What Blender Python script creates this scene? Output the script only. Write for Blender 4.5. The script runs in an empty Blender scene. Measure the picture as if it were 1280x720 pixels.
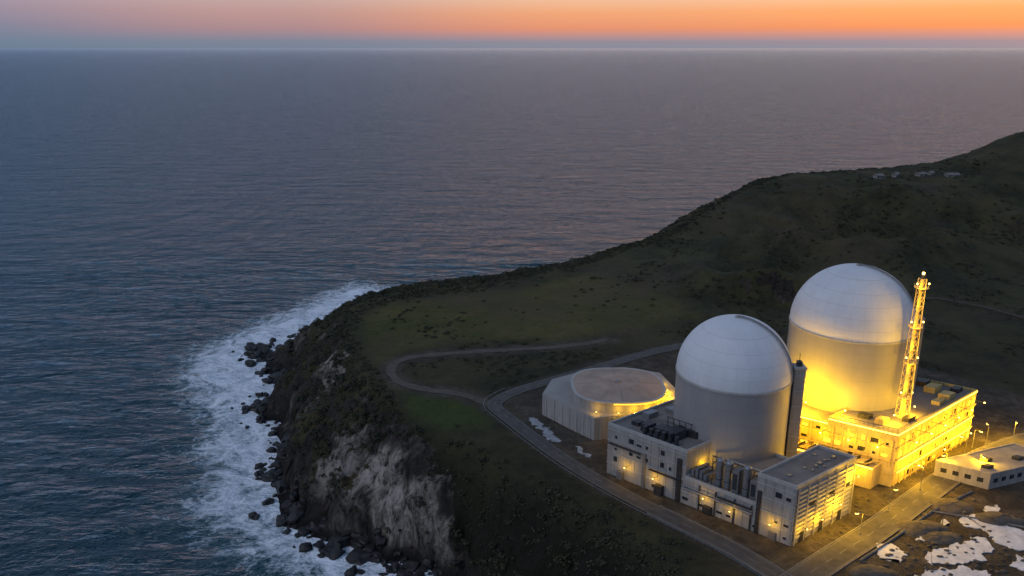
import bpy, math, random
import numpy as np
from mathutils import Vector
random.seed(7); rng=np.random.default_rng(7)
scene=bpy.context.scene
scene.view_settings.view_transform='Standard'
try: scene.view_settings.look='None'
except Exception: pass
scene.view_settings.exposure=0

# ------------------------------------------------------------- camera
H=205.0; PITCH=math.atan(0.300); SP,CP=math.sin(PITCH),math.cos(PITCH)
cam=bpy.data.cameras.new("Camera"); camo=bpy.data.objects.new("Camera",cam)
scene.collection.objects.link(camo); scene.camera=camo
camo.location=(0,0,H); camo.rotation_euler=(math.pi/2-PITCH,0,0)
cam.lens=28.125; cam.sensor_width=36; cam.clip_start=1; cam.clip_end=900000

def G(u,v,z):            # surveyed map position of a sight line meeting level z
    a=(u-640)/1000; b=(v-360)/1000
    t=(H-z)/(SP+b*CP)
    return (a*t,(CP-b*SP)*t)

# ------------------------------------------------------------- noise
def _h(ix,iy,s):
    n=(ix.astype(np.int64)*374761393+iy.astype(np.int64)*668265263+s*1442695041)&0xffffffff
    n=((n^(n>>13))*1274126177)&0xffffffff
    n=n^(n>>16)
    return (n&0xffff)/65535.0
def vn(x,y,s=0):
    x=np.asarray(x,float); y=np.asarray(y,float)
    ix=np.floor(x); iy=np.floor(y); fx=x-ix; fy=y-iy
    fx=fx*fx*fx*(fx*(fx*6-15)+10); fy=fy*fy*fy*(fy*(fy*6-15)+10)
    a=_h(ix,iy,s); b=_h(ix+1,iy,s); c=_h(ix,iy+1,s); d=_h(ix+1,iy+1,s)
    return (a*(1-fx)+b*fx)*(1-fy)+(c*(1-fx)+d*fx)*fy
def fbm(x,y,o=4,s=0,ridge=False):
    t=0;a=1;w=0
    ca,sa=math.cos(.6),math.sin(.6)
    for i in range(o):
        n=vn(x,y,s+i*17)
        if ridge: n=1-np.abs(2*n-1)
        t=t+a*n; w+=a; a*=.5
        x,y=(x*ca-y*sa)*2.03+5.1,(x*sa+y*ca)*2.03+1.7
    return t/w*2-1
def sstep(a,b,x):
    t=np.clip((x-a)/(b-a),0,1); return t*t*(3-2*t)
def segdist(px,py,poly,closed=False,vals=None):
    best=np.full(px.shape,1e18); out=np.zeros(px.shape)
    n=len(poly)
    for i in range(n if closed else n-1):
        x0,y0=poly[i][:2]; x1,y1=poly[(i+1)%n][:2]
        dx,dy=x1-x0,y1-y0; L=dx*dx+dy*dy+1e-9
        t=np.clip(((px-x0)*dx+(py-y0)*dy)/L,0,1)
        d=(px-x0-t*dx)**2+(py-y0-t*dy)**2
        m=d<best
        if vals is not None:
            v=vals[i]+(vals[(i+1)%n]-vals[i])*t
            out=np.where(m,v,out)
        best=np.where(m,d,best)
    return (np.sqrt(best),out) if vals is not None else np.sqrt(best)
def sdpoly(px,py,poly):
    ins=np.zeros(px.shape,bool); n=len(poly)
    for i in range(n):
        x0,y0=poly[i]; x1,y1=poly[(i+1)%n]
        if y0==y1: continue
        c=((y0>py)!=(y1>py))&(px<(x1-x0)*(py-y0)/(y1-y0)+x0)
        ins^=c
    d=segdist(px,py,poly,True)
    return np.where(ins,d,-d)
def chaikin(p,n=2,closed=False):
    for _ in range(n):
        q=[] if closed else [p[0]]
        m=len(p)
        for i in range(m if closed else m-1):
            a=p[i];b=p[(i+1)%m]
            q.append(tuple(a[k]*.75+b[k]*.25 for k in range(len(a))))
            q.append(tuple(a[k]*.25+b[k]*.75 for k in range(len(a))))
        if not closed: q.append(p[-1])
        p=q
    return p

# ------------------------------------------------------------- land layout
coast=[G(*p,0) for p in [(560,735),(530,722),(480,700),(430,680),(385,660),(362,638),(345,605),(347,585),(358,560),(352,530),
      (318,515),(322,505),(352,497),(345,470),(330,452),(312,440),(322,434),(352,440),(385,425),(400,408),(432,398),(462,384),(475,377)]]
coast+= [(-95,655),(-40,640),(25,665),(80,705),(150,765),(230,835),(350,875),(500,905),(700,950),(1300,1100),(1300,-400),(-30,-400),(10,-100),(15,100),(0,200)]
top=[G(*p,50) for p in [(850,708),(790,668),(700,615),(640,580),(585,548),(535,525),(505,500),(478,476),(460,452),(448,428),(446,398),(468,382),
      (540,368),(608,363),(622,354),(680,342),(740,328)]]
top+=[(80,603),(146,655),(200,705),(270,760),(350,785),(430,800),(506,815),(700,850),(1300,980),(1300,-380),(70,-380),(70,100)]
ridge=[(55,592,50),(80,600,51),(112,625,53),(142,648,59),(165,674,70),(205,712,83),(235,735,89),(270,748,91),(350,768,91),(425,780,94),(470,792,108),(508,802,120),(600,830,142),(800,860,160),(1300,960,160)]
rv=[r[2] for r in ridge]

roads_px={
 'cliff_road':([(1010,745),(930,693),(860,658),(790,624),(720,585),(670,550),(632,520),(612,505),(645,488),(700,473),(760,456),(810,441),(860,431),(930,424)],6.8),
 'headland_track':([(622,512),(600,499),(568,491),(530,487),(500,479),(487,466),(492,453),(515,446),(570,441),(640,437),(700,434),(760,425)],4.8),
 'plant_road':([(985,735),(1040,698),(1095,664),(1150,622),(1205,582),(1262,556),(1330,538)],9.0),
}
roads={}
for k,(pp,w) in roads_px.items():
    roads[k]=(chaikin([G(u,v,50) for u,v in pp],3),w)
yard=[G(*p,50) for p in [(640,500),(735,455),(850,440),(1000,440),(1150,460),(1330,510),(1330,760),(1000,760),(880,670),(740,600),(665,545)]]

def h0(x,y):
    x=np.asarray(x,float); y=np.asarray(y,float)
    rag=fbm(x*.05,y*.05,4,3)*7+fbm(x*.018,y*.018,2,9)*6
    dc=sdpoly(x,y,coast)+rag
    dtp=sdpoly(x,y,top)
    dt=np.maximum(-dtp,0)
    dcp=np.maximum(dc,0)
    s=dcp/(dcp+dt+1e-6)
    crag=.5+.5*fbm(x*.03+9,y*.03,3,21)
    k=.32+.28*crag
    k=k-.14*sstep(-45,-15,x)*sstep(330,300,y)
    k0=float(sstep(-.35,1,0.0))
    prof=np.where(s<.1,s*.5,np.where(s<.27,.05+(k-.05)*sstep(.1,.27,s),k+(1-k)*(sstep(-.35,1,(s-.27)/.73)-k0)/(1-k0)))
    rd,rz=segdist(x,y,[r[:2] for r in ridge],False,rv)
    t=np.clip(1-rd/250,0,1)
    near=t*t*(3-2*t)
    hill=(rz-50)*near
    g=fbm(x*.011+3,y*.011,3,40,True)
    hill=hill+near*(1-near)*4*(g-.1)*22*sstep(60,170,x)
    z=prof*(50+np.maximum(hill,-3))
    z=np.where(dc<0,np.maximum(dc*.35,-8),z)
    return z
def detail(x,y,z,rdist,yd):
    steep=fbm(x*.11,y*.11,4,60,True)*3.2+fbm(x*.3,y*.3,3,61)*.8
    soft=fbm(x*.035,y*.035,4,70)*1.6+fbm(x*.2,y*.2,2,75)*.35
    dtp=sdpoly(x,y,top)
    m=sstep(-2,-14,dtp)
    hillm=sstep(55,80,z)
    d=steep*m+soft*(1-m)*(1+1.2*hillm)
    d=d*sstep(0,6,z)
    d*=sstep(4.5,14,rdist)*(1-sstep(-4,8,yd))
    return d
def roaddist(x,y):
    d=np.full(x.shape,1e9)
    for k,(p,w) in roads.items(): d=np.minimum(d,segdist(x,y,p[::2]+[p[-1]]))
    return d
def cast(u,v):
    a=(u-640)/1000;b=(v-360)/1000
    t=np.arange(120,1600,1.5)
    X=a*t;Y=(CP-b*SP)*t;Z=H-(SP+b*CP)*t
    hh=h0(X,Y); i=np.argmax(hh>=Z)
    if not (hh>=Z).any(): i=len(t)-1
    return (X[i],Y[i],float(hh[i]))

# ------------------------------------------------------------- material helpers
def newmat(name):
    m=bpy.data.materials.new(name); m.use_nodes=True
    nt=m.node_tree; b=nt.nodes['Principled BSDF']; return m,nt,b
def N(nt,t,**k):
    n=nt.nodes.new(t)
    for a,v in k.items(): setattr(n,a,v)
    return n
def L(nt,a,b): nt.links.new(a,b)
def noise(nt,vec,scale,det=4,rough=.55,dist=0):
    n=N(nt,'ShaderNodeTexNoise'); n.inputs['Scale'].default_value=scale; n.inputs['Detail'].default_value=det
    n.inputs['Roughness'].default_value=rough; n.inputs['Distortion'].default_value=dist
    L(nt,vec,n.inputs['Vector']); return n.outputs['Fac']
def ramp(nt,fac,stops,interp='LINEAR'):
    r=N(nt,'ShaderNodeValToRGB'); r.color_ramp.interpolation=interp
    e=r.color_ramp.elements
    while len(e)<len(stops): e.new(.5)
    for i,(p,c) in enumerate(stops):
        e[i].position=p; e[i].color=(c,c,c,1) if isinstance(c,(int,float)) else (*c,1)
    L(nt,fac,r.inputs['Fac']); return r.outputs['Color']
def mix(nt,f,a,b,bt='MIX'):
    m=N(nt,'ShaderNodeMix',data_type='RGBA',blend_type=bt)
    for s,v in ((0,f),(6,a),(7,b)):
        if isinstance(v,(int,float)): m.inputs[s].default_value=v if s==0 else (v,v,v,1)
        elif isinstance(v,tuple): m.inputs[s].default_value=(*v,1)
        else: L(nt,v,m.inputs[s])
    return m.outputs[2]
def math_(nt,op,a,b=0.0,c=None,clamp=False):
    m=N(nt,'ShaderNodeMath',operation=op,use_clamp=clamp)
    for i,v in enumerate((a,b) if c is None else (a,b,c)):
        if isinstance(v,(int,float)): m.inputs[i].default_value=v
        else: L(nt,v,m.inputs[i])
    return m.outputs[0]
def pos(nt): return N(nt,'ShaderNodeNewGeometry').outputs['Position']
def bump(nt,b,h,strength,dist):
    n=N(nt,'ShaderNodeBump'); n.inputs['Strength'].default_value=strength; n.inputs['Distance'].default_value=dist
    L(nt,h,n.inputs['Height']); L(nt,n.outputs[0],b.inputs['Normal']); return n
def surf(name,c1,c2,scale=.3,rough=.7,metal=0,bd=0,streak=False):
    m,nt,b=newmat(name); p=pos(nt)
    if streak:
        mp=N(nt,'ShaderNodeMapping'); mp.inputs['Scale'].default_value=(1,1,.12); L(nt,p,mp.inputs[0]); p2=mp.outputs[0]
    else: p2=p
    f=noise(nt,p2,scale,6,.65)
    col=ramp(nt,f,[(.3,c1),(.7,c2)])
    if streak:
        g=noise(nt,p2,scale*7,4,.7); col=mix(nt,ramp(nt,g,[(.35,.45),(.6,0)]),col,tuple(k*.55 for k in c1))
    L(nt,col,b.inputs['Base Color']); b.inputs['Roughness'].default_value=rough; b.inputs['Metallic'].default_value=metal
    if bd: bump(nt,b,noise(nt,p,scale*6,3),.4,bd)
    return m
def emis(name,col,st):
    m,nt,b=newmat(name); b.inputs['Base Color'].default_value=(*col,1)
    b.inputs['Emission Color'].default_value=(*col,1); b.inputs['Emission Strength'].default_value=st
    return m

# ------------------------------------------------------------- mesh helpers
def mkmesh(name,co,faces,mat=None,parent=None,smooth=False,loc=None):
    me=bpy.data.meshes.new(name)
    me.from_pydata([tuple(c) for c in co],[],faces); me.update()
    if smooth: me.polygons.foreach_set('use_smooth',[True]*len(me.polygons))
    if mat: me.materials.append(mat)
    o=bpy.data.objects.new(name,me); scene.collection.objects.link(o)
    if parent: o.parent=parent
    if loc: o.location=loc
    return o
def fastmesh(name,V,F,mat,smooth=True):
    me=bpy.data.meshes.new(name); n,k=F.shape
    me.vertices.add(len(V)); me.vertices.foreach_set('co',V.astype(np.float32).ravel())
    me.loops.add(n*k); me.loops.foreach_set('vertex_index',F.astype(np.int32).ravel())
    me.polygons.add(n); me.polygons.foreach_set('loop_start',np.arange(n,dtype=np.int32)*k)
    try: me.polygons.foreach_set('loop_total',np.full(n,k,dtype=np.int32))
    except Exception: pass
    me.update(calc_edges=True); me.polygons.foreach_set('use_smooth',[smooth]*n)
    me.materials.append(mat)
    o=bpy.data.objects.new(name,me); scene.collection.objects.link(o); return o
def attr(o,name,vals):
    a=o.data.attributes.new(name,'FLOAT','POINT'); a.data.foreach_set('value',np.asarray(vals,np.float32).ravel())
def empty(name):
    e=bpy.data.objects.new(name,None); scene.collection.objects.link(e); return e
class MB:
    def __init__(s): s.v=[];s.f=[]
    def prism(s,pts,z0,z1,scale_top=None):
        n=len(pts); i=len(s.v)
        s.v+=[(p[0],p[1],z0) for p in pts]
        s.v+=[(p[0],p[1],z1) for p in (scale_top or pts)]
        ar=sum(pts[k][0]*pts[(k+1)%n][1]-pts[(k+1)%n][0]*pts[k][1] for k in range(n))
        r=list(range(n))
        if ar<0: r=r[::-1]
        s.f.append([i+k for k in r[::-1]]); s.f.append([i+n+k for k in r])
        for k in range(n):
            a,b=r[k],r[(k+1)%n]; s.f.append([i+a,i+b,i+n+b,i+n+a])
    def box(s,fr,a0,a1,b0,b1,z0,z1):
        s.prism([fr(a0,b0),fr(a1,b0),fr(a1,b1),fr(a0,b1)],z0,z1)
    def cyl(s,x,y,r,z0,z1,n=16,r1=None):
        r1=r if r1 is None else r1
        c=[(math.cos(2*math.pi*k/n),math.sin(2*math.pi*k/n)) for k in range(n)]
        s.prism([(x+r*a,y+r*b) for a,b in c],z0,z1,[(x+r1*a,y+r1*b) for a,b in c])
    def tube(s,path,r,n=6):
        path=[Vector(p) for p in path]; base=len(s.v)
        for k,p in enumerate(path):
            d=(path[min(k+1,len(path)-1)]-path[max(k-1,0)]).normalized()
            up=Vector((0,0,1)) if abs(d.z)<.95 else Vector((1,0,0))
            a=d.cross(up).normalized(); b=d.cross(a)
            for j in range(n):
                q=p+(a*math.cos(2*math.pi*j/n)+b*math.sin(2*math.pi*j/n))*r
                s.v.append(tuple(q))
        for k in range(len(path)-1):
            for j in range(n):
                s.f.append([base+k*n+j,base+k*n+(j+1)%n,base+(k+1)*n+(j+1)%n,base+(k+1)*n+j])
        s.f.append([base+j for j in range(n)][::-1]); s.f.append([base+(len(path)-1)*n+j for j in range(n)])
    def out(s,name,mat,parent=None,smooth=False): 
        if s.v: return mkmesh(name,s.v,s.f,mat,parent,smooth)
def frame(o,ua,va):
    u=(math.cos(math.radians(ua)),math.sin(math.radians(ua))); v=(math.cos(math.radians(va)),math.sin(math.radians(va)))
    return lambda a,b:(o[0]+a*u[0]+b*v[0],o[1]+a*u[1]+b*v[1])
def lamp(x,y,z,power,parent=None,col=(1,.53,.010),size=.6,name='bulb'):
    l=bpy.data.lights.new(name,'POINT'); l.energy=power; l.color=col; l.shadow_soft_size=size
    o=bpy.data.objects.new(name,l); o.location=(x,y,z); scene.collection.objects.link(o)
    if parent: o.parent=parent
    return o

# ------------------------------------------------------------- terrain
def axis(segs):
    out=[]
    for a,b,st in segs: out+=list(np.arange(a,b,st))
    out.append(segs[-1][1]); return np.array(out)
xs=axis([(-240,-200,4),(-200,250,1.4),(250,560,2.5),(560,1300,20)])
ys=axis([(-300,180,16),(180,480,1.4),(480,860,2.0),(860,1100,12)])
X,Y=np.meshgrid(xs,ys); ny,nx=X.shape
Z0=h0(X,Y); RD=roaddist(X,Y); YD=sdpoly(X,Y,yard)
Z=Z0+detail(X,Y,Z0,RD,YD)
TP=sdpoly(X,Y,top)
cm=sstep(-3,-18,TP)*sstep(1,6,Z)
X2=X+cm*fbm(Y*.12,Z*.16,3,90)*3.4; Y2=Y+cm*fbm(X*.12,Z*.16,3,95)*3.4
V=np.stack([X2,Y2,Z],-1).reshape(-1,3)
idx=np.arange(nx*ny).reshape(ny,nx)
F=np.stack([idx[:-1,:-1],idx[:-1,1:],idx[1:,1:],idx[1:,:-1]],-1).reshape(-1,4)

m,nt,b=newmat('headland_ground'); p=pos(nt)
def A(nt,n):
    a=N(nt,'ShaderNodeAttribute'); a.attribute_name=n; return a.outputs['Fac']
n1=noise(nt,p,.03,7,.65); n2=noise(nt,p,.35,6,.7); n3=noise(nt,p,.010,5,.6)
scrub=mix(nt,ramp(nt,n2,[(.35,0),(.65,1)]),(.022,.025,.012),(.046,.045,.023))
scrub=mix(nt,ramp(nt,n1,[(.42,0),(.62,1)]),scrub,(.070,.065,.028))
grass=mix(nt,ramp(nt,n1,[(.4,0),(.6,1)]),(.090,.094,.022),(.165,.128,.042))
grass=mix(nt,ramp(nt,n2,[(.3,0),(.7,.6)]),grass,(.056,.060,.018))
brown=mix(nt,n2,(.066,.050,.028),(.125,.092,.052))
c=mix(nt,A(nt,'grass'),scrub,grass)
c=mix(nt,math_(nt,'MULTIPLY',ramp(nt,n3,[(.47,0),(.6,1)]),.6),c,brown)
c=mix(nt,A(nt,'lawn'),c,mix(nt,n2,(.044,.066,.012),(.078,.102,.022)))
c=mix(nt,A(nt,'thicket_shade'),c,mix(nt,n2,(.007,.009,.005),(.024,.023,.014)))  # dense scrub ground, with the slope's shade painted into its colour
n4=noise(nt,p,.09,6,.7,.5)
dirt=mix(nt,ramp(nt,n2,[(.3,0),(.7,1)]),(.055,.047,.038),(.15,.128,.10))
dirt=mix(nt,ramp(nt,n4,[(.42,0),(.6,.8)]),dirt,(.045,.037,.028))
c=mix(nt,A(nt,'dirt'),c,dirt)
mp=N(nt,'ShaderNodeMapping'); mp.inputs['Scale'].default_value=(1,1,.45); L(nt,p,mp.inputs[0])
rn=noise(nt,mp.outputs[0],.18,9,.75,.8)
rockd=mix(nt,ramp(nt,rn,[(.35,0),(.68,1)]),(.009,.009,.009),(.070,.058,.048))
rockp=mix(nt,ramp(nt,rn,[(.40,0),(.58,1)]),(.045,.038,.031),(.46,.405,.35))
rock=mix(nt,A(nt,'pale'),rockd,rockp)
rk=math_(nt,'ADD',A(nt,'rock'),math_(nt,'MULTIPLY',math_(nt,'SUBTRACT',n2,.5),1.6),clamp=True)
rk=ramp(nt,rk,[(.42,0),(.58,1)])
c=mix(nt,rk,c,rock)
wet=A(nt,'wet'); c=mix(nt,wet,c,(.008,.008,.008))
L(nt,c,b.inputs['Base Color']); b.inputs['Roughness'].default_value=.9
b.inputs['Specular IOR Level'].default_value=.2
bump(nt,b,math_(nt,'ADD',n2,math_(nt,'MULTIPLY',rn,1.4)),1.0,1.6)
ground=fastmesh('headland_ground',V,F,m)
gy,gx=np.gradient(Z,ys,xs); slope=np.hypot(gx,gy)
rockm=sstep(.75,1.3,slope)*sstep(-2,-8,TP)
rockm=np.maximum(rockm,sstep(1.0,1.5,slope)*.7)
rockm*=1-.75*sstep(-50,-25,X)*sstep(345,320,Y)*sstep(6,12,Z)
rockm=np.maximum(rockm,sstep(9,3,Z))
gl=[G(*q,50) for q in [(450,440),(446,400),(470,384),(560,370),(640,362),(740,340),(840,372),(870,395),(800,412),(700,425),(560,430),(500,445),(480,470)]]
gr=sstep(-6,12,sdpoly(X,Y,gl))*.85
gl2=[G(*q,50) for q in [(500,490),(560,497),(600,510),(610,530),(560,540),(515,520)]]
lawn=sstep(-5,6,sdpoly(X,Y,gl2)+3*fbm(X*.1,Y*.1,2,8))*.8
dm=sstep(-6,4,YD); dm=np.maximum(dm,sstep(8.5,4.0,RD+2*fbm(X*.15,Y*.15,2,44))*.75)
th=sstep(0,-14,TP)*sstep(-75,-50,X)*sstep(420,370,Y)*.9  # mask for painted shade on the scrub slope below the road
pl=np.zeros_like(X)
pale_spots=[(430,480,28,10,.8),(415,505,25,9,.7),(425,602,14,10,.85),(465,628,14,10,1),(505,640,16,11,1),(545,658,18,8,.9),(505,575,30,7,.6)]
for (u,v,z,r,wt) in pale_spots:
    gx_,gy_=G(u,v,z); pl=np.maximum(pl,wt*sstep(r*1.8,r*.5,np.hypot(X-gx_,Y-gy_)))
rockm=np.maximum(rockm,sstep(.35,.7,pl)*.75*sstep(.45,.8,slope))
pl=pl*sstep(3,7,Z)*sstep(-.35,.08,fbm(X*.08,Y*.08+Z*.08,4,33))
pl=np.maximum(pl,.2*sstep(.2,.5,fbm(X*.04,Y*.04,3,31)))
attr(ground,'rock',rockm); attr(ground,'grass',gr); attr(ground,'dirt',dm); attr(ground,'pale',pl); attr(ground,'thicket_shade',th); attr(ground,'lawn',lawn)
attr(ground,'wet',sstep(4.0,1.0,Z)*.85)

# ------------------------------------------------------------- sea
def geo(a,b,st,far):
    mid=list(np.arange(a,b+st,st)); lo=[];hi=[];s=st;x=a
    while x>-far: s*=1.25; x-=s; lo.append(x)
    s=st;x=mid[-1]
    while x<far: s*=1.25; x+=s; hi.append(x)
    return np.array(lo[::-1]+mid+hi)
sx=geo(-360,20,1.6,400000); sy=geo(230,760,1.8,400000)
SX,SY=np.meshgrid(sx,sy); sny,snx=SX.shape
fo=[G(*q,0) for q in [(495,362),(440,354),(400,370),(350,394),(290,420),(240,444),(226,470),(245,500),(262,530),(248,560),(266,585),(264,612),(240,640),(285,668),(310,700),(380,730),(450,760)]]+[(0,260),(-40,400),(-60,500),(-60,640)]
FD=sdpoly(SX,SY,fo); CD=-sdpoly(SX,SY,coast)
near=sstep(60,10,CD)
SZ=.5*fbm(SX*.045+SY*.02,SY*.09,3,5)+.7*near*fbm(SX*.12,SY*.12,3,8)
fade=sstep(1500,500,np.hypot(SX+150,SY-450)); SZ=SZ*fade
SV=np.stack([SX,SY,SZ],-1).reshape(-1,3)
si=np.arange(snx*sny).reshape(sny,snx)
SF=np.stack([si[:-1,:-1],si[:-1,1:],si[1:,1:],si[1:,:-1]],-1).reshape(-1,4)
m=bpy.data.materials.new('sea'); m.use_nodes=True; nt=m.node_tree; nt.nodes.remove(nt.nodes['Principled BSDF']); p=pos(nt)
def mapped(sc,rot):
    q=N(nt,'ShaderNodeMapping'); q.inputs['Scale'].default_value=sc; q.inputs['Rotation'].default_value=(0,0,rot); L(nt,p,q.inputs[0]); return q.outputs[0]
w1=noise(nt,mapped((.38,1,1),.16),.040,5,.60,.4)
w2=noise(nt,mapped((.6,1,1),-.15),.15,5,.62,.2)
w3=noise(nt,mapped((.4,1,1),.05),.012,4,.6)
hgt=math_(nt,'ADD',math_(nt,'MULTIPLY',w1,2.9),math_(nt,'MULTIPLY',w2,1.0))
hgt=math_(nt,'ADD',hgt,math_(nt,'MULTIPLY',w3,4.5))
bn=N(nt,'ShaderNodeBump'); bn.inputs['Strength'].default_value=1; bn.inputs['Distance'].default_value=3.3; L(nt,hgt,bn.inputs['Height'])
fa=A(nt,'foam')
fn=noise(nt,p,.05,10,.74,2.2); fn2=noise(nt,mapped((.6,1,1),.5),.26,9,.8,1.8)
ff=math_(nt,'ADD',math_(nt,'MULTIPLY',fn,.58),math_(nt,'MULTIPLY',fn2,.42))
ff=math_(nt,'ADD',ff,math_(nt,'MULTIPLY',math_(nt,'SUBTRACT',fa,.5),.29))
foam=ramp(nt,ff,[(.50,0),(.55,.25),(.60,.65),(.67,1)])
deep=mix(nt,w3,(.005,.030,.042),(.009,.044,.060))
wc=mix(nt,ramp(nt,fa,[(.1,0),(.8,.6)]),deep,(.025,.085,.095))
dif=N(nt,'ShaderNodeBsdfDiffuse'); L(nt,wc,dif.inputs['Color']); L(nt,bn.outputs[0],dif.inputs['Normal'])
gls=N(nt,'ShaderNodeBsdfGlossy'); gls.inputs['Color'].default_value=(.74,.90,1.0,1); gls.inputs['Roughness'].default_value=.12; L(nt,bn.outputs[0],gls.inputs['Normal'])
fr_=N(nt,'ShaderNodeFresnel'); fr_.inputs['IOR'].default_value=1.36; L(nt,bn.outputs[0],fr_.inputs['Normal'])
ms=N(nt,'ShaderNodeMixShader'); L(nt,fr_.outputs[0],ms.inputs[0]); L(nt,dif.outputs[0],ms.inputs[1]); L(nt,gls.outputs[0],ms.inputs[2])
fd=N(nt,'ShaderNodeBsdfDiffuse'); fd.inputs['Color'].default_value=(.80,.85,.91,1); L(nt,bn.outputs[0],fd.inputs['Normal'])
ms2=N(nt,'ShaderNodeMixShader'); L(nt,foam,ms2.inputs[0]); L(nt,ms.outputs[0],ms2.inputs[1]); L(nt,fd.outputs[0],ms2.inputs[2])
L(nt,ms2.outputs[0],nt.nodes['Material Output'].inputs['Surface'])
sea=fastmesh('sea',SV,SF,m)
attr(sea,'foam',sstep(-44,28,FD))

# ------------------------------------------------------------- rocks in the surf
def ico():
    import bmesh
    bm=bmesh.new(); bmesh.ops.create_icosphere(bm,subdivisions=2,radius=1)
    v=np.array([q.co[:] for q in bm.verts]); f=np.array([[w.index for w in q.verts] for q in bm.faces]); bm.free(); return v,f
iv,ifc=ico(); RV=[];RF=[];off=0
cp=chaikin(coast[:23],1)
for i in range(600):
    k=random.randrange(len(cp)-1); t=random.random()
    x=cp[k][0]*(1-t)+cp[k+1][0]*t+random.gauss(0,6); y=cp[k][1]*(1-t)+cp[k+1][1]*t+random.gauss(0,6)
    r=random.choice([.7,.9,1.2,1.6,2,2.6,3.4])*random.uniform(.6,1.2)
    z=max(0.0,float(h0(np.array([x]),np.array([y]))[0]))
    if z>14: continue
    w=iv*(1+.36*fbm(iv[:,0]*1.3+i,iv[:,1]*1.3+iv[:,2]*1.7,3,i)[:,None]*2)
    w=np.clip(w,-.85,.85)
    w=w*np.array([r*random.uniform(.8,1.6),r*random.uniform(.8,1.6),r*random.uniform(.5,1.1)])
    a=random.uniform(0,6.3); ca,sa=math.cos(a),math.sin(a); tl=random.uniform(-.4,.4)
    w=np.stack([w[:,0]*ca-w[:,1]*sa+x,w[:,0]*sa+w[:,1]*ca+y,w[:,2]+z+tl*w[:,0]],-1)
    RV.append(w);RF.append(ifc+off);off+=len(w)
rockmat=surf('wet_rock',(.006,.006,.006),(.028,.025,.022),.5,.6,bd=.3)
fastmesh('shore_rocks',np.concatenate(RV),np.concatenate(RF),rockmat,False)

# ------------------------------------------------------------- scrub
tmpl=[]
for k in range(5):
    q=[]
    for j in range(46):
        d=rng.normal(size=3); d/=np.linalg.norm(d); d[2]=abs(d[2])
        rr_=rng.uniform(.55,1.08)*(1+.3*math.sin(3*math.atan2(d[1],d[0])+k))
        c0=d*rr_*np.array([1,1,.75]); s=rng.uniform(.14,.30)
        t1=rng.normal(size=3); t1/=np.linalg.norm(t1); t2=np.cross(t1,d+rng.normal(size=3)*.5); t2/=np.linalg.norm(t2)+1e-9
        q+=[c0-t1*s-t2*s*.6,c0+t1*s-t2*s*.6,c0+t1*s*.6+t2*s*.6,c0-t1*s*.6+t2*s]
    tmpl.append(np.array(q))
M=76000
bx=rng.uniform(-170,470,M); by=rng.uniform(200,800,M)
bz=h0(bx,by); brd=roaddist(bx,by); byd=sdpoly(bx,by,yard); btp=sdpoly(bx,by,top)
cl=fbm(bx*.03,by*.03,3,120)
g1=sdpoly(bx,by,gl)
prob=np.where(btp<0,.85+.7*cl,np.where(g1>-4,.02+.15*(cl>.3),.12+.8*cl))
prob=np.where(bz<9,0,prob)
prob=np.where((brd<7)|(byd>-4),0,prob); prob=np.where((by>480)&(btp>0),prob*.40,prob)
g2=sdpoly(bx,by,gl2); prob=np.where(g2>-3,.02,prob)
for (u,v,z,r,wt) in pale_spots[2:6]:
    gx_,gy_=G(u,v,z); prob=prob*(.12+.88*sstep(r*.6,r*1.4,np.hypot(bx-gx_,by-gy_)))
keep=rng.uniform(size=M)<prob
bx,by,bz,brd,byd=bx[keep],by[keep],bz[keep],brd[keep],byd[keep]
bz=bz+detail(bx,by,bz,brd,byd)
BV=[]
for i in range(len(bx)):
    r=rng.uniform(.7,1.9)*(1.1 if by[i]>480 else 1)
    a=rng.uniform(0,6.3); ca,sa=math.cos(a),math.sin(a); t=tmpl[i%5]
    BV.append(np.stack([(t[:,0]*ca-t[:,1]*sa)*r+bx[i],(t[:,0]*sa+t[:,1]*ca)*r+by[i],t[:,2]*r*.8+bz[i]-.3],-1))
BV=np.concatenate(BV); BF=np.arange(len(BV)).reshape(-1,4)
leaf=surf('scrub_leaves',(.018,.022,.010),(.050,.050,.020),.08,.8)
fastmesh('coastal_scrub',BV,BF,leaf,False)
print('bushes',len(bx))

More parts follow.
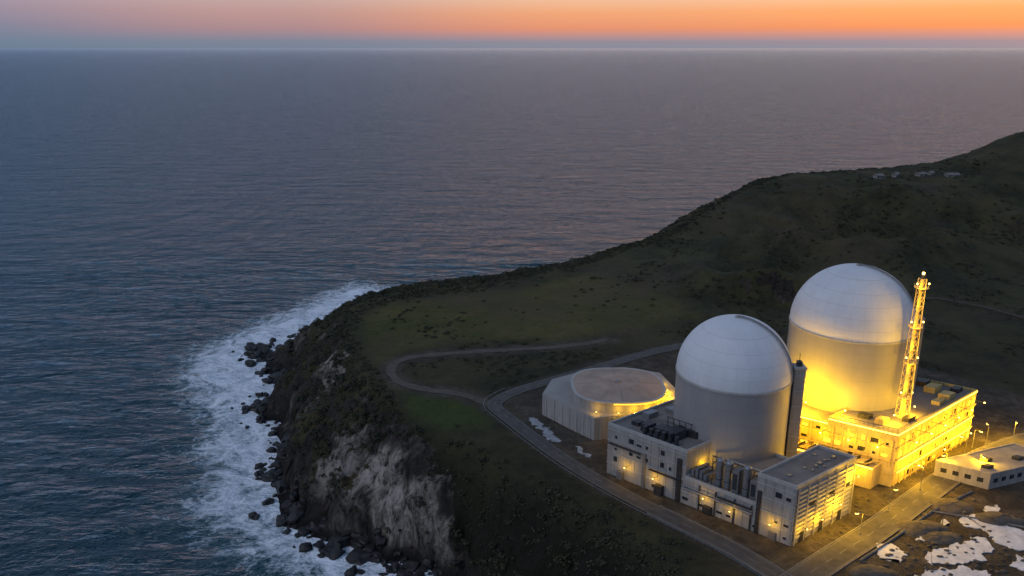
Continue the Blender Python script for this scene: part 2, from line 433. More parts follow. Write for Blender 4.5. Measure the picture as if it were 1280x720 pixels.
# ------------------------------------------------------------- roads
asph=surf('asphalt',(.045,.042,.040),(.095,.088,.080),.22,.85,bd=.03)
gravel_t=surf('track_gravel',(.055,.046,.035),(.11,.092,.072),.25,.95,bd=.05)
kerbm=surf('kerb_concrete',(.11,.105,.10),(.20,.19,.175),.5,.8)
paint=surf('road_paint',(.10,.095,.085),(.28,.27,.24),.5,.7)
def resample(p,st):
    out=[p[0]];acc=0
    for i in range(len(p)-1):
        a=np.array(p[i]);b_=np.array(p[i+1]);d=np.linalg.norm(b_-a)
        while acc+d>=st:
            a=a+(b_-a)*((st-acc)/d); out.append(tuple(a)); d=np.linalg.norm(b_-a);acc=0
        acc+=d
    return out
def strip(name,p,o0,o1,dz,mat,parent,thick=0,dash=None,nc=4,rag=0):
    p=resample(p,2.0); P=np.array(p); T=np.gradient(P,axis=0); T/=np.linalg.norm(T,axis=1)[:,None]
    Nn=np.stack([T[:,1],-T[:,0]],-1); v=[];f=[]
    offs=np.linspace(o0,o1,nc)
    rows=[]
    for o in offs:
        oo=o*(1+rag*fbm(P[:,0]*.2+o,P[:,1]*.2,3,11))[:,None] if rag else o
        q=P+Nn*oo; z=h0(q[:,0],q[:,1])+dz; rows.append(np.column_stack([q,z]))
    R=np.stack(rows,1)
    if thick:
        lo=R.copy(); lo[...,2]-=thick
        R=np.concatenate([lo[:,:1],R,lo[:,-1:]],1)
    k=R.shape[1]; v=R.reshape(-1,3)
    for i in range(len(P)-1):
        if dash and (i//dash)%2: continue
        for j in range(k-1):
            a=i*k+j; f.append([a,a+1,a+k+1,a+k][::-1])
    return mkmesh(name,v,f,mat,parent)
for i,(k,(pp,w)) in enumerate(roads.items()):
    e=empty(k); dz=(.16,.12,.20)[i]; tr=k=='headland_track'
    strip('carriageway',pp,-w/2,w/2,dz,gravel_t if tr else asph,e,rag=.45 if tr else 0)
    if tr: continue
    for s in (-1,1): strip('kerb',pp[:26] if k=='cliff_road' else pp,s*w/2,s*(w/2+.35),dz+.12,kerbm,e,thick=.3,nc=2)
    strip('centre_line',pp[4:],-.08,.08,dz+.01,paint,e,dash=2,nc=2)
    for s in (-1,1): strip('edge_line',pp[2:],s*(w/2-.55),s*(w/2-.42),dz+.01,paint,e,nc=2)
steel=surf('galvanised_steel',(.20,.205,.21),(.32,.32,.33),1,.45,.6)
mb=MB(); P=resample(roads['cliff_road'][0][:],3.0)
P=P[:62]
line=[]
for i,q in enumerate(P[:-1]):
    t=np.array(P[i+1])-np.array(q); t/=np.linalg.norm(t); n_=(-t[1],t[0])
    x,y=q[0]+n_[0]*5.2,q[1]+n_[1]*5.2
    z=float(h0(np.array([x]),np.array([y]))[0]); line.append((x,y,z))
    mb.cyl(x,y,.09,z-.5,z+.85,6)
mb.tube([(x,y,z+.75) for x,y,z in line],.10,5)
mb.out('guard_rail',steel)

# ------------------------------------------------------------- building materials
conc=surf('grey_concrete',(.19,.19,.20),(.28,.28,.29),.12,.85,streak=True)
concw=surf('pale_concrete',(.25,.235,.215),(.38,.365,.34),.2,.8,streak=True)
roofm=surf('roof_membrane',(.12,.11,.105),(.22,.20,.185),.15,.9)
darkm=surf('dark_metal',(.03,.03,.035),(.08,.08,.085),.8,.5,.5)
glass=surf('window_glass',(.015,.018,.022),(.04,.045,.05),.4,.12)
trim=surf('trim_white',(.33,.325,.31),(.46,.45,.43),.5,.6,streak=True)
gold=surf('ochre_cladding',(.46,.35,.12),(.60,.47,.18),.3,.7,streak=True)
warm=emis('lit_window',(1,.52,.04),1.5)
strip_e=emis('sodium_strip',(1,.66,.08),4.5)
bulbm=emis('sodium_bulb',(1,.66,.14),8)

def dome_mat(name,base,var,nm,ring):
    m,nt,b=newmat(name); tc=N(nt,'ShaderNodeTexCoord').outputs['Object']
    s=N(nt,'ShaderNodeSeparateXYZ'); L(nt,tc,s.inputs[0])
    at=math_(nt,'ARCTAN2',s.outputs[1],s.outputs[0])
    fr=math_(nt,'FRACT',math_(nt,'MULTIPLY',at,nm/6.28318))
    line=math_(nt,'GREATER_THAN',math_(nt,'ABSOLUTE',math_(nt,'SUBTRACT',fr,.5)),.488)
    fz=math_(nt,'FRACT',math_(nt,'DIVIDE',s.outputs[2],ring))
    lz=math_(nt,'LESS_THAN',fz,.05)
    ln=math_(nt,'MAXIMUM',line,lz)
    mp=N(nt,'ShaderNodeMapping'); mp.inputs['Scale'].default_value=(1,1,.1); L(nt,tc,mp.inputs[0])
    n=noise(nt,mp.outputs[0],.35,6,.65)
    n_b=noise(nt,tc,.12,5,.6)
    c=mix(nt,n,tuple(x*(1-var) for x in base),tuple(min(1,x*(1+var)) for x in base))
    c=mix(nt,ramp(nt,n_b,[(.4,.0),(.65,.28)]),c,tuple(x*.72 for x in base))
    c=mix(nt,math_(nt,'MULTIPLY',ln,.18),c,(.12,.12,.12))
    L(nt,c,b.inputs['Base Color']); b.inputs['Roughness'].default_value=.6
    return m
capm=dome_mat('dome_paint',(.65,.66,.68),.08,28,4.2)
cylm=dome_mat('shell_concrete',(.27,.265,.265),.16,20,5.5)

def revolve(profile,n=96):
    v=[];f=[]
    for r,z in profile:
        for k in range(n): v.append((r*math.cos(2*math.pi*k/n),r*math.sin(2*math.pi*k/n),z))
    for i in range(len(profile)-1):
        for k in range(n):
            f.append([i*n+k,i*n+(k+1)%n,(i+1)*n+(k+1)%n,(i+1)*n+k])
    return v,f
def containment(cx,cy,R,zb,zs,seam_az):
    e=empty('reactor_containment_dome')
    v,f=revolve([(R,0),(R,zs-zb)]); o=mkmesh('cylinder_wall',v,f,cylm,e,True,(cx,cy,zb))
    v,f=revolve([(R,-.6),(R+.3,-.6),(R+.3,.1),(R+.1,.3)]); mkmesh('ring_beam',v,f,trim,e,False,(cx,cy,zs))
    pr=[((R+.05)*math.cos(a),(R+.05)*math.sin(a)*1.0+.3) for a in np.linspace(0,math.pi/2-.001,28)]
    v,f=revolve(pr); mkmesh('dome_cap',v,f,capm,e,True,(cx,cy,zs))
    mb=MB(); ca,sa=math.cos(seam_az),math.sin(seam_az)
    for off in (-.55,.55):
        pa=[]
        for a in np.linspace(0,math.pi/2,26):
            rr=(R+.5)*math.cos(a); pa.append((cx+rr*ca-off*sa,cy+rr*sa+off*ca,zs+.4+(R+.4)*math.sin(a)))
        mb.tube(pa,.20,5)
    for a in np.linspace(0.02,math.pi/2,36):
        rr=(R+.5)*math.cos(a); z=zs+.4+(R+.4)*math.sin(a)
        mb.tube([(cx+rr*ca+.55*sa,cy+rr*sa-.55*ca,z),(cx+rr*ca-.55*sa,cy+rr*sa+.55*ca,z)],.12,4)
    mb.out('dome_ladder',conc,e)
    mb=MB(); mb.cyl(cx,cy,1.0,zs+R+.2,zs+R+.8,16); mb.out('apex_vent',concw,e)
    return e
d1=containment(82,275,20.7,50,90.4,-.55)
mb=MB(); fr=frame((102.6,268.5),0,90)
mb.box(fr,-1,2.9,-2.2,2.2,50,94.5); mb.out('stair_tower',concw,d1)
mb=MB(); mb.box(fr,-1.3,3.2,-2.5,2.5,94.5,95.2); 
for z in range(56,94,6): mb.box(fr,-.8,3.02,-2.33,2.33,z,z+.3)
mb.out('stair_tower_bands',trim,d1)
mb=MB(); mb.box(fr,.2,1.8,-1.0,1.0,95.2,97); mb.cyl(103.6,268.5,.12,97,100,6); mb.out('stair_tower_cap',darkm,d1)
d2=containment(137,305,23.7,50,98.8,-.60)
mb=MB(); fr=frame((160.2,297.5),0,90)
mb.box(fr,0,1.4,-1.4,1.4,50,104); mb.out('stair_tower',conc,d2)

# ------------------------------------------------------------- near auxiliary building
fa_=frame((90.4,224.7),139,36)
e=empty('auxiliary_building')
W=MB();RF_=MB();TR=MB();GL=MB();DK=MB();ST=MB();WL=MB()
def block(fr,a0,a1,b0,b1,z0,z1,W=W,par=1.0,T=TR):
    W.box(fr,a0,a1,b0,b1,z0,z1)
    t=.5
    for (p0,p1,q0,q1) in ((a0-.12,a1+.12,b0-.12,b0+t),(a0-.12,a1+.12,b1-t,b1+.12),(a0-.12,a0+t,b0+t,b1-t),(a1-t,a1+.12,b0+t,b1-t)):
        T.box(fr,p0,p1,q0,q1,z1-.25,z1+par)
    RFc.box(fr,a0+t,a1-t,b0+t,b1-t,z1-.1,z1+.06)
RFc=RF_
block(fa_,0,13,0,33,50,71)
block(fa_,13.02,39,0,14,50,60)
block(fa_,39.02,72,0,37,50,70)
block(fa_,20,39,14.02,30,50,64)
block(fa_,60,75,37.02,52,50,64)
for z in (54.6,59.2,64,68.6):
    for a0,a1,zt in ((0,13,71),(39.02,72,70)):
        if z<zt-1: TR.box(fa_,a0-.05,a1+.05,-.22,-.003,z,z+.28)
TR.box(fa_,13.05,39,-.2,-.003,54.6,54.9)
for a in np.arange(2.2,71,3.3):
    zt=71 if a<13 else (60 if a<39 else 70)
    W.box(fa_,a-1.65-.12,a-1.65+.12,-.14,-.002,50,zt-.3)
    for z in (51.6,56.2,60.8,65.6):
        if z+2.2>zt: continue
        if random.random()<.45: continue
        ww=random.choice([.5,.8,1.1]); hh=random.choice([.9,1.3,2.0])
        tgt=GL if random.random()<.97 else WL
        TR.box(fa_,a-ww-.14,a+ww+.14,-.10,-.004,z-.14,z+hh+.14)
        tgt.box(fa_,a-ww,a+ww,-.16,-.101,z,z+hh)
for (a0,a1,z0,z1,d_) in ((40.5,42,50,67,.9),(55,56.2,50,64,.7),(11.0,12.2,50,66,.8),(64,66.5,50,53.5,1.4),(47,50,50,54,1.8),(28,31,50,53,1.2),(5,7.4,50,53,.6)):
    (ST if random.random()<.5 else DK).box(fa_,a0,a1,-d_,-.24,z0,z1)
for (a0,a1,z) in ((40,53,58.6),(57,71,63.2),(14,26,58)):
    DK.box(fa_,a0,a1,-1.3,-.25,z,z+.15)
    DK.tube([(*fa_(a0,-1.25),z+1.1),(*fa_(a1,-1.25),z+1.1)],.06,4)
    for k in range(8):
        x,y=fa_(a0+(a1-a0)*k/7,-1.25); DK.tube([(x,y,z),(x,y,z+1.1)],.06,4)
for k in range(11):
    z=52+k*1.65
    TR.box(fa_,-.35,-.003,1.2,31.8,z,z+.7)
for b0 in np.arange(0.6,33,5.3): W.box(fa_,-.5,-.36,b0,b0+.7,50,70.6)
for b0 in (4,14.5,25): DK.box(fa_,-.42,-.352,b0,b0+3,50,54)
for b0 in (9,20,29): GL.box(fa_,-.42,-.352,b0-1.2,b0+1.4,62,63.4)
for k in range(5):
    a,bb=15.4+k*3.3,3.2; zt=68+random.uniform(-.8,1.2)
    if k in (1,3,4):
        x,y=fa_(a,bb); ST.cyl(x,y,1.35,60,zt+1.5,18); ST.cyl(x,y,1.35,zt+1.5,zt+2.2,18,.5); DK.cyl(x,y,1.45,63,63.25,18)
    else:
        ST.box(fa_,a-1.2,a+1.2,bb-1.3,bb+2.5,60,zt); DK.box(fa_,a-.8,a+.8,bb-1.36,bb-1.31,61.5,zt-1.2)
    x2,y2=fa_(a+1.6,1.6); DK.tube([(x2,y2,60),(x2,y2,zt),(*fa_(a+.5,4.5),zt+1.2)],.2)
for k in range(4):
    ST.box(fa_,32.5+k*1.6,33.6+k*1.6,2,8,60,62.5+random.random()*2)
for a in (14,20,27,33): DK.tube([(*fa_(a,-.5),50),(*fa_(a,-.5),59),(*fa_(a,2),60.6)],.28)
ST.tube([(*fa_(13.5,-.6),56.5),(*fa_(39,-.6),56.5)],.35,8); ST.tube([(*fa_(13.5,-.6),57.4),(*fa_(39,-.6),57.4)],.22,8)
RR=random.Random(4)
for (a0,b0,w_,d_,h_) in [(47,4,5,6,3.5),(53,5,4,5,2.6),(58,4,3.4,4,3),(44,11,4,4,2.5),(50,13,3,5,2),(64,6,3,3,1.6),(66,14,3,5,2.2),(62,24,5,4,1.8),(66,30,3,3,1.4)]:
    (DK if RR.random()<.6 else ST).box(fa_,a0,a0+w_,b0,b0+d_,70.06,70+h_)
for k in range(6):
    x,y=fa_(45+k*2.6,2.2); DK.cyl(x,y,.8,70,73+RR.random()*2,12)
for k in range(5):
    x,y=fa_(46+k*2.4,11); DK.tube([(x,y,70),(x,y,75.5)],.15,5)
DK.tube([(*fa_(45.5,11),75.3),(*fa_(56,11),75.3)],.15,5); DK.tube([(*fa_(45.5,11),73.3),(*fa_(56,11),73.3)],.12,5)
for k in range(10):
    a,b_=RR.uniform(2,10),RR.uniform(3,30); ST.box(fa_,a,a+RR.uniform(.5,1.4),b_,b_+RR.uniform(.5,1.5),71.06,71.06+RR.uniform(.3,.9))
for k in range(9):
    a=16+k*2.6; DK.tube([(*fa_(a,11),60),(*fa_(a,11),66)],.14,5)
DK.tube([(*fa_(16,11),66),(*fa_(37,11),66)],.3,6); DK.tube([(*fa_(16,11),64),(*fa_(37,11),64)],.2,6)
W.out('walls',concw,e);RF_.out('roofs',roofm,e);TR.out('parapets_and_trim',trim,e);GL.out('windows',glass,e);DK.out('plant_equipment',darkm,e);ST.out('silver_tanks_and_ducts',steel,e,False);WL.out('lit_windows',warm,e)
BU=MB();BR=MB()
for (a,b0,z,pw) in ((-3,30,66,5200),(-2.6,22,58,4000),(-2.6,12,56,2400),(-3,3,56,1400),(30,-2.6,56,520),(50,-2.6,56,650),(62,-2.6,56,650),(6,-2.6,56,800),(20,-2.6,55,480),(37,8,63.5,1200),(24,6.5,63,900)):
    x,y=fa_(a,b0); lamp(x,y,z,pw,e,size=.3); BU.cyl(x,y,.2,z+.4,z+.6,8)
    if a<0 or b0<0: BR.tube([(x,y,z+.6),(*(fa_(0,b0) if a<0 else fa_(a,0)),z+.6)],.08,5)
    else: BR.tube([(x,y,60),(x,y,z+.4)],.08,5)
BU.out('wall_lamp_lenses',bulbm,e); BR.out('wall_lamp_arms',darkm,e)

# ------------------------------------------------------------- lit turbine hall
fb=frame((139.4,261.3),146,37.7)
e=empty('turbine_hall')
W=MB();RF_=MB();RFc=RF_;TR=MB();GL=MB();DK=MB();WL=MB();SE=MB();BU=MB()
block(fb,0,24,0,63,50,71,W,T=TR)
block(fb,24.02,46,0,44,50,69,W,T=TR)
block(fb,4,44,-6,-.02,50,58,W,.6,T=TR)
for z in (55.2,60.2,65.4):
    TR.box(fb,-.5,-.003,-.1,63.1,z,z+.5)
    TR.box(fb,-.1,46,-.5,-.003,z+.0,z+.5)
for b0 in np.arange(1,62,4.1):
    TR.box(fb,-.62,-.51,b0,b0+.5,50,70.4)
    for z in (51.2,56.4,61.6,66.6):
        r=random.random()
        if r<.42: continue
        (GL if r<.66 else WL).box(fb,-.16,-.003,b0+random.choice([1,1.6]),b0+random.choice([2.6,3.6]),z,z+random.choice([1.2,2.0]))
for a in np.arange(1,45,4.1):
    TR.box(fb,a,a+.5,-.62,-.51,58.7,68.6)
    for z in (59,61.6,66.2):
        r=random.random()
        if r<.42: continue
        (GL if r<.66 else WL).box(fb,a+random.choice([1,1.6]),a+random.choice([2.6,3.6]),-.16,-.003,z,z+random.choice([1,1.7]))
SE.box(fb,-.30,-.13,0,63,70.95,71.4); SE.box(fb,0,24,-.30,-.13,70.95,71.4); SE.box(fb,24.2,46,-.30,-.13,69.0,69.45)
SE.box(fb,-.75,-.63,2,61,60.35,60.65); SE.box(fb,4,44,-6.32,-6.15,58.05,58.45)
SE.box(fb,-.75,-.63,2,61,55.35,55.6)
for (a0,b0,w_,d_,h_) in [(3,46,4,5,2.2),(10,50,4,6,2.6),(16,56,4,4,2),(4,56,3,4,1.8),(3,38,3,4,1.6),(8,6,3,4,2),(14,8,4,3,1.6),(3,14,2.4,5,1.6)]:
    (DK if random.random()<.4 else W).box(fb,a0,a0+w_,b0,b0+d_,71.06,71+h_)
for seg in (((.5,.5),(.5,62.5)),((.5,.5),(23.5,.5)),((.5,62.5),(23.5,62.5))):
    (A0,B0),(A1,B1)=seg; n=14
    for k in range(n+1):
        x,y=fb(A0+(A1-A0)*k/n,B0+(B1-B0)*k/n); DK.tube([(x,y,71),(x,y,73.1)],.07,4)
    DK.tube([(*fb(A0,B0),73.1),(*fb(A1,B1),73.1)],.09,4)
for k in range(5):
    W.tube([(*fb(6+k*.2,-1-k),58.8+.1*k),(*fb(42,-1-k),58.8+.1*k)],.3,6)
for k in range(9): DK.box(fb,7+k*4,7.4+k*4,-5.6,-.7,58.1,60)
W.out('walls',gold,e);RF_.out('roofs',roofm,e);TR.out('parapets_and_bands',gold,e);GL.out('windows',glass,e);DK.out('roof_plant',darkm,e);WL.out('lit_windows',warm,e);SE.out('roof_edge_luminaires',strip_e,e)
BR=MB()
def flood(a,b,z,p,fr=fb,arm=None):
    x,y=fr(a,b); lamp(x,y,z,p,e)
    BU.cyl(x,y,.32,z+.65,z+.95,8)
    if arm: BR.tube([(x,y,z+.9),(*fr(*arm),z+.9)],.1,5)
for b0 in (3,14,25,36,47,58): flood(-5,b0,68,2900,arm=(0,b0))
for b0 in (8,28,50): flood(-5,b0,57,3200,arm=(0,b0))
for a in (4,14,24,34,43): flood(a,-5.,66,2800,arm=(a,0))
for (a,b0,p) in ((6,9,8000),(20,2.5,14000),(34,2,28000),(43,4,30000),(5,22,5000)): flood(a,b0,74,p)
for a in (8,22,36): flood(a,-10,57,3600,arm=(a,-6))
BU.out('flood_lamp_lenses',bulbm,e); BR.out('flood_lamp_arms',darkm,e)

# vent stack: lattice tower around a flue
e=empty('vent_stack'); mb=MB(); sb=MB(); x0,y0=148.0,277.0
mb.cyl(x0,y0,.62,71,126,14,.5); mb.cyl(x0,y0,2.2,71,72,16)
hw=lambda z:1.75-(z-71)/54*.75
lv=list(np.arange(71,126,3.4))
cor=[(-1,-1),(1,-1),(1,1),(-1,1)]
for i,z in enumerate(lv):
    z2=min(z+3.4,125.5); a=hw(z); b_=hw(z2)
    for j in range(4):
        c0=cor[j];c1=cor[(j+1)%4]
        mb.tube([(x0+c0[0]*a,y0+c0[1]*a,z),(x0+c0[0]*b_,y0+c0[1]*b_,z2)],.16,4)
        mb.tube([(x0+c0[0]*a,y0+c0[1]*a,z),(x0+c1[0]*b_,y0+c1[1]*b_,z2)],.10,4)
        mb.tube([(x0+c0[0]*a,y0+c0[1]*a,z),(x0+c1[0]*a,y0+c1[1]*a,z)],.10,4)
for z in (79,93,107,122):
    mb.cyl(x0,y0,2.5,z,z+.2,14)
    for k in range(8):
        a=k*math.pi/4; mb.tube([(x0+2.4*math.cos(a),y0+2.4*math.sin(a),z),(x0+2.4*math.cos(a),y0+2.4*math.sin(a),z+1.2)],.06,4)
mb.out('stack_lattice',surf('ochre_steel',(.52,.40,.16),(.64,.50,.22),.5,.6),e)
for z in (81,95,109,123.5):
    for s in (-1,1): sb.cyl(x0+s*2.1,y0-.9,.3,z,z+.45,8)
for z in (76,84,92,100,108,116,123): 
    lamp(x0-1.6,y0-3.6,z,1500,e,size=.3)
sb.cyl(x0,y0,.45,127,127.8,8)
sb.out('stack_lights',bulbm,e)
mb=MB(); mb.tube([(x0,y0,125),(x0,y0,129.5)],.12,5); mb.cyl(x0,y0,.8,125.5,126.6,10); mb.out('stack_tip',darkm,e)

# ------------------------------------------------------------- low round reservoir building on its block
e=empty('storage_tank_building')
base=[G(*q,60) for q in [(678,492),(690,474),(738,461),(780,459),(825,466),(845,486),(845,504),(815,512),(775,519),(743,523),(708,507)]]
mb=MB(); mb.prism(base,50,60)
mb.out('outer_wall',concw,e)
mb=MB(); nb=len(base)
for k in range(nb):
    a=base[k];b_=base[(k+1)%nb]; L_=math.dist(a,b_); n=max(1,int(L_/4)); ang=math.degrees(math.atan2(b_[1]-a[1],b_[0]-a[0]))
    fr=frame(a,ang,ang+90)
    for j in range(n): mb.box(fr,L_*(j+.5)/n-.2,L_*(j+.5)/n+.2,-.22,.22,50,59.4)
mb.out('wall_pilasters',trim,e)
cx=sum(q[0] for q in base)/len(base); cy=sum(q[1] for q in base)/len(base)
def sc(k,dx=0): return [(cx+dx+(q[0]-cx)*k,cy+(q[1]-cy)*k) for q in base]
mb=MB(); mb.prism(sc(.985),59.9,60.15); mb.out('outer_roof',surf('pale_roof',(.24,.23,.22),(.34,.32,.30),.1,.8),e)
tx,ty=G(772,483,64)
def rr(R1,pw=2.7,n=64,ex=1.0):
    o=[]
    for k in range(n):
        a=2*math.pi*k/n; c_,s_=math.cos(a),math.sin(a)
        r=1/((abs(c_)**pw+abs(s_)**pw)**(1/pw)); o.append((tx+R1*ex*r*c_,ty+R1*r*s_))
    return o
mb=MB(); mb.prism(rr(18.6,ex=1.06),55,64.4); mb.out('tank_wall',concw,e)
mb=MB(); mb.prism(rr(19.1,ex=1.06),64.4,65.0); mb.out('rim',trim,e)
mb=MB(); mb.prism(rr(18.0,ex=1.06),65.0,66.0,rr(9,ex=1.06)); mb.out('tank_roof',surf('copper_brown_roof',(.27,.19,.15),(.42,.32,.25),.12,.75),e)
mb=MB()
for k in range(12):
    a=k*math.pi/6; mb.tube([(tx+17.6*math.cos(a),ty+17.6*math.sin(a),65.15),(tx+9*math.cos(a),ty+9*math.sin(a),66.1)],.10,4)
mb.cyl(tx,ty,1.2,65.9,66.6,12); mb.out('roof_ribs',conc,e)
R_=rr(18.95,ex=1.06); arc=[R_[k%64] for k in range(46,73)]
mb=MB(); mb.tube([(x,y,64.15) for x,y in arc],.16,5); mb.out('rim_luminaire',emis('rim_tube',(1,.60,.06),2.0),e)
mb=MB();m2=MB()
for k,pw in ((43,700),(47,1300),(50,1900),(53,2500),(56,2900),(59,3100),(62,3100),(65,2700),(69,2000)):
    x,y=rr(21.0,ex=1.06)[k%64]; lamp(x,y,62.0,pw*.55,e,size=.3); mb.cyl(x,y,.16,61.2,61.4,8); m2.cyl(x,y,.07,60.1,61.2,6)
mb.out('tank_lights',bulbm,e); m2.out('tank_light_posts',darkm,e)
mb=MB(); m2=MB()
for (u,v,pw) in ((838,522,2200),(790,540,900)):
    x,y=G(u,v,55); lamp(x,y,57,pw,e,size=.3); mb.cyl(x,y,.2,57.5,57.7,8); m2.cyl(x,y,.08,50,57.5,6)
mb.out('yard_light',bulbm,e); m2.out('yard_light_post',darkm,e)

# ------------------------------------------------------------- service building at right
e=empty('service_building'); fc=frame(G(1235,612,50),146,20)
W=MB();RF_=MB();RFc=RF_;TR=MB();GL=MB();DK=MB()
block(fc,0,18,0,40,50,56,W,.5,T=TR)
for b0 in np.arange(2,38,4): GL.box(fc,-.1,-.003,b0,b0+2,52.3,54)
for a in np.arange(2,16,4): GL.box(fc,a,a+2,-.1,-.003,52.3,54)
for (a,b0) in ((4,5),(9,12),(5,22)): DK.box(fc,a,a+2.5,b0,b0+2.5,56.06,57.4)
W.out('walls',concw,e);RF_.out('roof',surf('light_roof',(.20,.185,.165),(.32,.30,.26),.2,.8),e);TR.out('parapet',concw,e);GL.out('windows',glass,e);DK.out('roof_units',darkm,e)

# ------------------------------------------------------------- street lamps
def street_lamp(x,y,z,yaw,p=1600,h=8):
    e=empty('street_lamp'); mb=MB(); c,s=math.cos(yaw),math.sin(yaw)
    mb.cyl(x,y,.35,z,z+.5,8); mb.cyl(x,y,.13,z+.5,z+h,8,.08)
    mb.tube([(x,y,z+h-.1),(x+c*.8,y+s*.8,z+h+.3),(x+c*1.8,y+s*1.8,z+h+.35)],.07,5)
    mb.out('pole',steel,e)
    m2=MB(); fr=lambda a,b_:(x+c*a-s*b_,y+s*a+c*b_)
    m2.box(fr,1.6,2.9,-.25,.25,z+h+.25,z+h+.5); m2.out('lamp_head',darkm,e)
    m3=MB(); m3.box(fr,1.7,2.8,-.28,.28,z+h+.02,z+h+.24); m3.out('lens',bulbm,e)
    lamp(*fr(2.2,0),z+h-.5,p,e,size=.25)
for (u,v,pw) in ((1232,556,9500),(1205,572,9500),(1180,592,9000),(1150,612,8500),(1222,592,9000),(1110,640,6500),(1266,548,8500),(1075,668,4500),(1215,560,7000)):
    x,y=G(u,v,50); street_lamp(x,y,50.1,random.uniform(0,6.3),pw)

# ------------------------------------------------------------- yard: white patches, banks, low walls
whitem=surf('white_snow',(.42,.44,.49),(.74,.76,.80),.35,.85,bd=.15)
def patch(pts,z,name='snow_patch',mat=None):
    p=[G(u,v,50) for u,v in pts]; p=chaikin(p,1,True); q=[]
    for i in range(len(p)):
        a=p[i];b_=p[(i+1)%len(p)]
        for t in np.linspace(0,1,9)[:-1]:
            x=a[0]*(1-t)+b_[0]*t; y=a[1]*(1-t)+b_[1]*t
            q.append((x+2.6*float(fbm(np.array([x*.45]),np.array([y*.45]),4,5)[0]),y+2.6*float(fbm(np.array([x*.45]),np.array([y*.45]),4,6)[0])))
    mb=MB(); mb.prism(q,49.9,50+z); return mb.out(name,mat or whitem)
patch([(1092,684),(1112,680),(1132,692),(1128,703),(1104,702)],.22)
patch([(1160,690),(1200,680),(1212,670),(1232,674),(1246,688),(1220,702),(1185,708),(1158,702)],.25)
patch([(1196,650),(1215,642),(1240,655),(1290,668),(1290,686),(1255,684),(1235,668),(1210,660)],.30)
patch([(1140,716),(1180,710),(1220,712),(1250,724),(1200,738),(1150,734)],.27)
patch([(1262,700),(1290,696),(1300,715),(1275,716)],.24)
patch([(1170,655),(1182,650),(1190,656),(1178,662)],.2)
patch([(1226,634),(1246,632),(1252,640),(1236,642)],.2)
patch([(1140,672),(1152,668),(1156,675),(1146,679)],.2)
gsn=surf('grey_slush',(.14,.145,.155),(.42,.43,.46),.6,.85,bd=.1)
patch([(660,520),(668,522),(686,538),(700,550),(694,552),(678,541),(662,526)],.2,mat=gsn)
patch([(716,558),(728,561),(742,571),(734,572)],.2,mat=gsn)
gv=surf('gravel_mound',(.04,.035,.03),(.12,.105,.088),.5,.95,bd=.3)
def bank(u,v,rx,ry,h):
    x,y=G(u,v,50); V=[];n=28;m_=8
    for j in range(m_+1):
        for k in range(n):
            a=2*math.pi*k/n; r=1-j/m_
            z=h*(1-r*r)
            nn=1+.25*float(fbm(np.array([math.cos(a)*1.5+u]),np.array([math.sin(a)*1.5+j*.3]),3,2)[0])
            V.append((x+rx*r*nn*math.cos(a),y+ry*r*nn*math.sin(a),49.95+z*nn))
    F=[[j*n+k,j*n+(k+1)%n,(j+1)*n+(k+1)%n,(j+1)*n+k] for j in range(m_) for k in range(n)]
    mkmesh('gravel_mound',V,F,gv,None,True)
for q in ((1150,660,9,5,1.6),(1190,632,7,5,1.4),(1250,650,8,5,1.8),(1175,672,7,4,1.2),(1090,715,7,4,1.2)): bank(*q)
mb=MB()
for pl_ in ([(1075,702),(1120,672),(1165,640),(1215,615)],[(1165,640),(1225,650),(1290,662)]):
    pts=[(*G(u,v,50),50.35) for u,v in pl_]; mb.tube(pts,.4,4)
mb.out('retaining_wall',kerbm)
RV=[];RF=[];off=0
for i in range(260):
    u,v=random.uniform(1050,1290),random.uniform(620,730)
    x,y=G(u,v,50)
    if float(roaddist(np.array([x]),np.array([y]))[0])<6: continue
    if u>1225 and v<640: continue
    r=random.uniform(.2,.75); w=iv*(1+.3*fbm(iv[:,0]*1.3+i,iv[:,1]*1.3+iv[:,2],2,i)[:,None]*2)*np.array([r*1.3,r,r*.7])
    RV.append(w+np.array([x,y,50.1]));RF.append(ifc+off);off+=len(w)
fastmesh('rubble',np.concatenate(RV),np.concatenate(RF),gv,False)

# ------------------------------------------------------------- hilltop houses, tracks, mast
hw_=surf('dusk_render',(.16,.15,.14),(.26,.25,.23),.4,.8)
for (u,v) in ((1096,220),(1120,219),(1150,218),(1164,217),(1185,219)):
    x,y,z=cast(u,v+3); z=float(h0(np.array([x]),np.array([y]))[0])-.5
    e=empty('hill_house'); fr=frame((x,y),random.uniform(0,50),random.uniform(92,130)); w_=random.uniform(6,11)
    mb=MB(); mb.box(fr,0,w_,0,6,z,z+3.0); mb.out('walls',hw_,e)
    mb=MB(); a=fr(-.4,-.4);b_=fr(w_+.4,-.4);c_=fr(w_+.4,6.4);d_=fr(-.4,6.4);r0=fr(-.4,3);r1=fr(w_+.4,3)
    i=[(*a,z+3),(*b_,z+3),(*c_,z+3),(*d_,z+3),(*r0,z+4.4),(*r1,z+4.4)]
    mb.v=i; mb.f=[[0,1,5,4],[2,3,4,5],[1,2,5],[3,0,4],[3,2,1,0]]; mb.out('roof',roofm,e)
    mb=MB(); mb.box(fr,1,2.2,-.1,-.003,z+1.0,z+2.2); mb.box(fr,w_-2.4,w_-1,-.1,-.003,z+1.0,z+2.2); mb.out('windows',glass,e)
trackm=surf('dirt_track',(.034,.029,.021),(.066,.054,.040),.2,.95)
for pts,w_ in (([(1020,388),(1090,380),(1150,372),(1210,380),(1290,402)],3),):
    P=[cast(u,v)[:2] for u,v in pts]; strip('dirt_track',chaikin(P,3),-w_/2,w_/2,1.0,trackm,None,thick=2.0,nc=4)
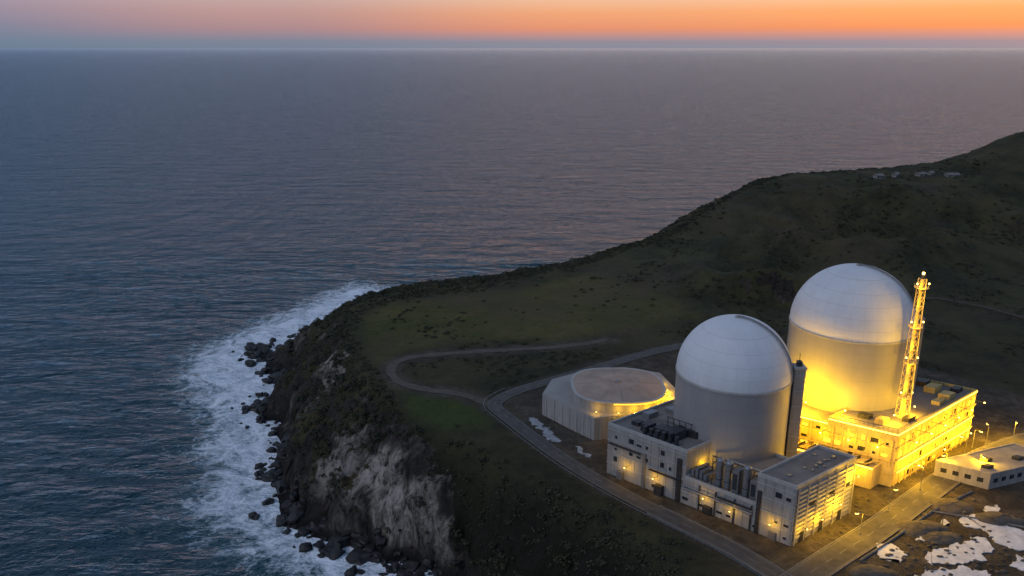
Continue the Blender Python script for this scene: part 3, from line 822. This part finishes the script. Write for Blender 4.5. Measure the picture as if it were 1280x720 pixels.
x,y,z=cast(914,252); mb=MB(); mb.cyl(x,y,.3,z,z+11,6,.2); mb.tube([(x-1.2,y,z+9),(x+1.2,y,z+9)],.12,4); mb.out('radio_mast',darkm)

# ------------------------------------------------------------- sky and sun
w=bpy.data.worlds.new('World'); scene.world=w; w.use_nodes=True; nt=w.node_tree
bg=nt.nodes['Background']
tc=N(nt,'ShaderNodeTexCoord').outputs['Generated']
nrm=N(nt,'ShaderNodeVectorMath',operation='NORMALIZE'); L(nt,tc,nrm.inputs[0])
sp=N(nt,'ShaderNodeSeparateXYZ'); L(nt,nrm.outputs[0],sp.inputs[0])
el=math_(nt,'SQRT',math_(nt,'MAXIMUM',sp.outputs[2],0.0))
az=math_(nt,'ADD',math_(nt,'MULTIPLY',sp.outputs[0],math.sin(math.radians(50))),math_(nt,'MULTIPLY',sp.outputs[1],math.cos(math.radians(50))))
azf=ramp(nt,az,[(0.05,0),(.40,.30),(.72,.80),(.96,1)],'EASE')
cool=ramp(nt,el,[(0,(.15,.22,.31)),(.10,(.17,.24,.34)),(.15,(.20,.25,.37)),(.20,(.30,.28,.39)),(.235,(.38,.33,.43)),(.29,(.28,.38,.58)),(.45,(.23,.35,.58)),(.68,(.12,.21,.38)),(1,(.12,.20,.35))])
hot=ramp(nt,el,[(0,(.27,.30,.37)),(.085,(.32,.29,.35)),(.12,(.64,.31,.27)),(.15,(1.0,.33,.13)),(.20,(1.1,.44,.16)),(.235,(1.08,.60,.33)),(.29,(.66,.66,.76)),(.45,(.48,.56,.74)),(.68,(.18,.27,.43)),(1,(.12,.20,.35))])
cc=mix(nt,azf,cool,hot)
sky=N(nt,'ShaderNodeTexSky'); sky.sky_type='NISHITA'; sky.sun_disc=False
sky.sun_elevation=math.radians(1.0); sky.sun_rotation=math.radians(50)
cc=mix(nt,.02,cc,sky.outputs[0],'ADD')
L(nt,cc,bg.inputs['Color']); bg.inputs['Strength'].default_value=.92
sl=bpy.data.lights.new('sun','SUN'); sl.energy=.66; sl.angle=math.radians(30); sl.color=(1.0,.93,.95)
so=bpy.data.objects.new('sun',sl); scene.collection.objects.link(so)
so.rotation_euler=Vector((0.78,.42,-.80)).to_track_quat('-Z','Y').to_euler()
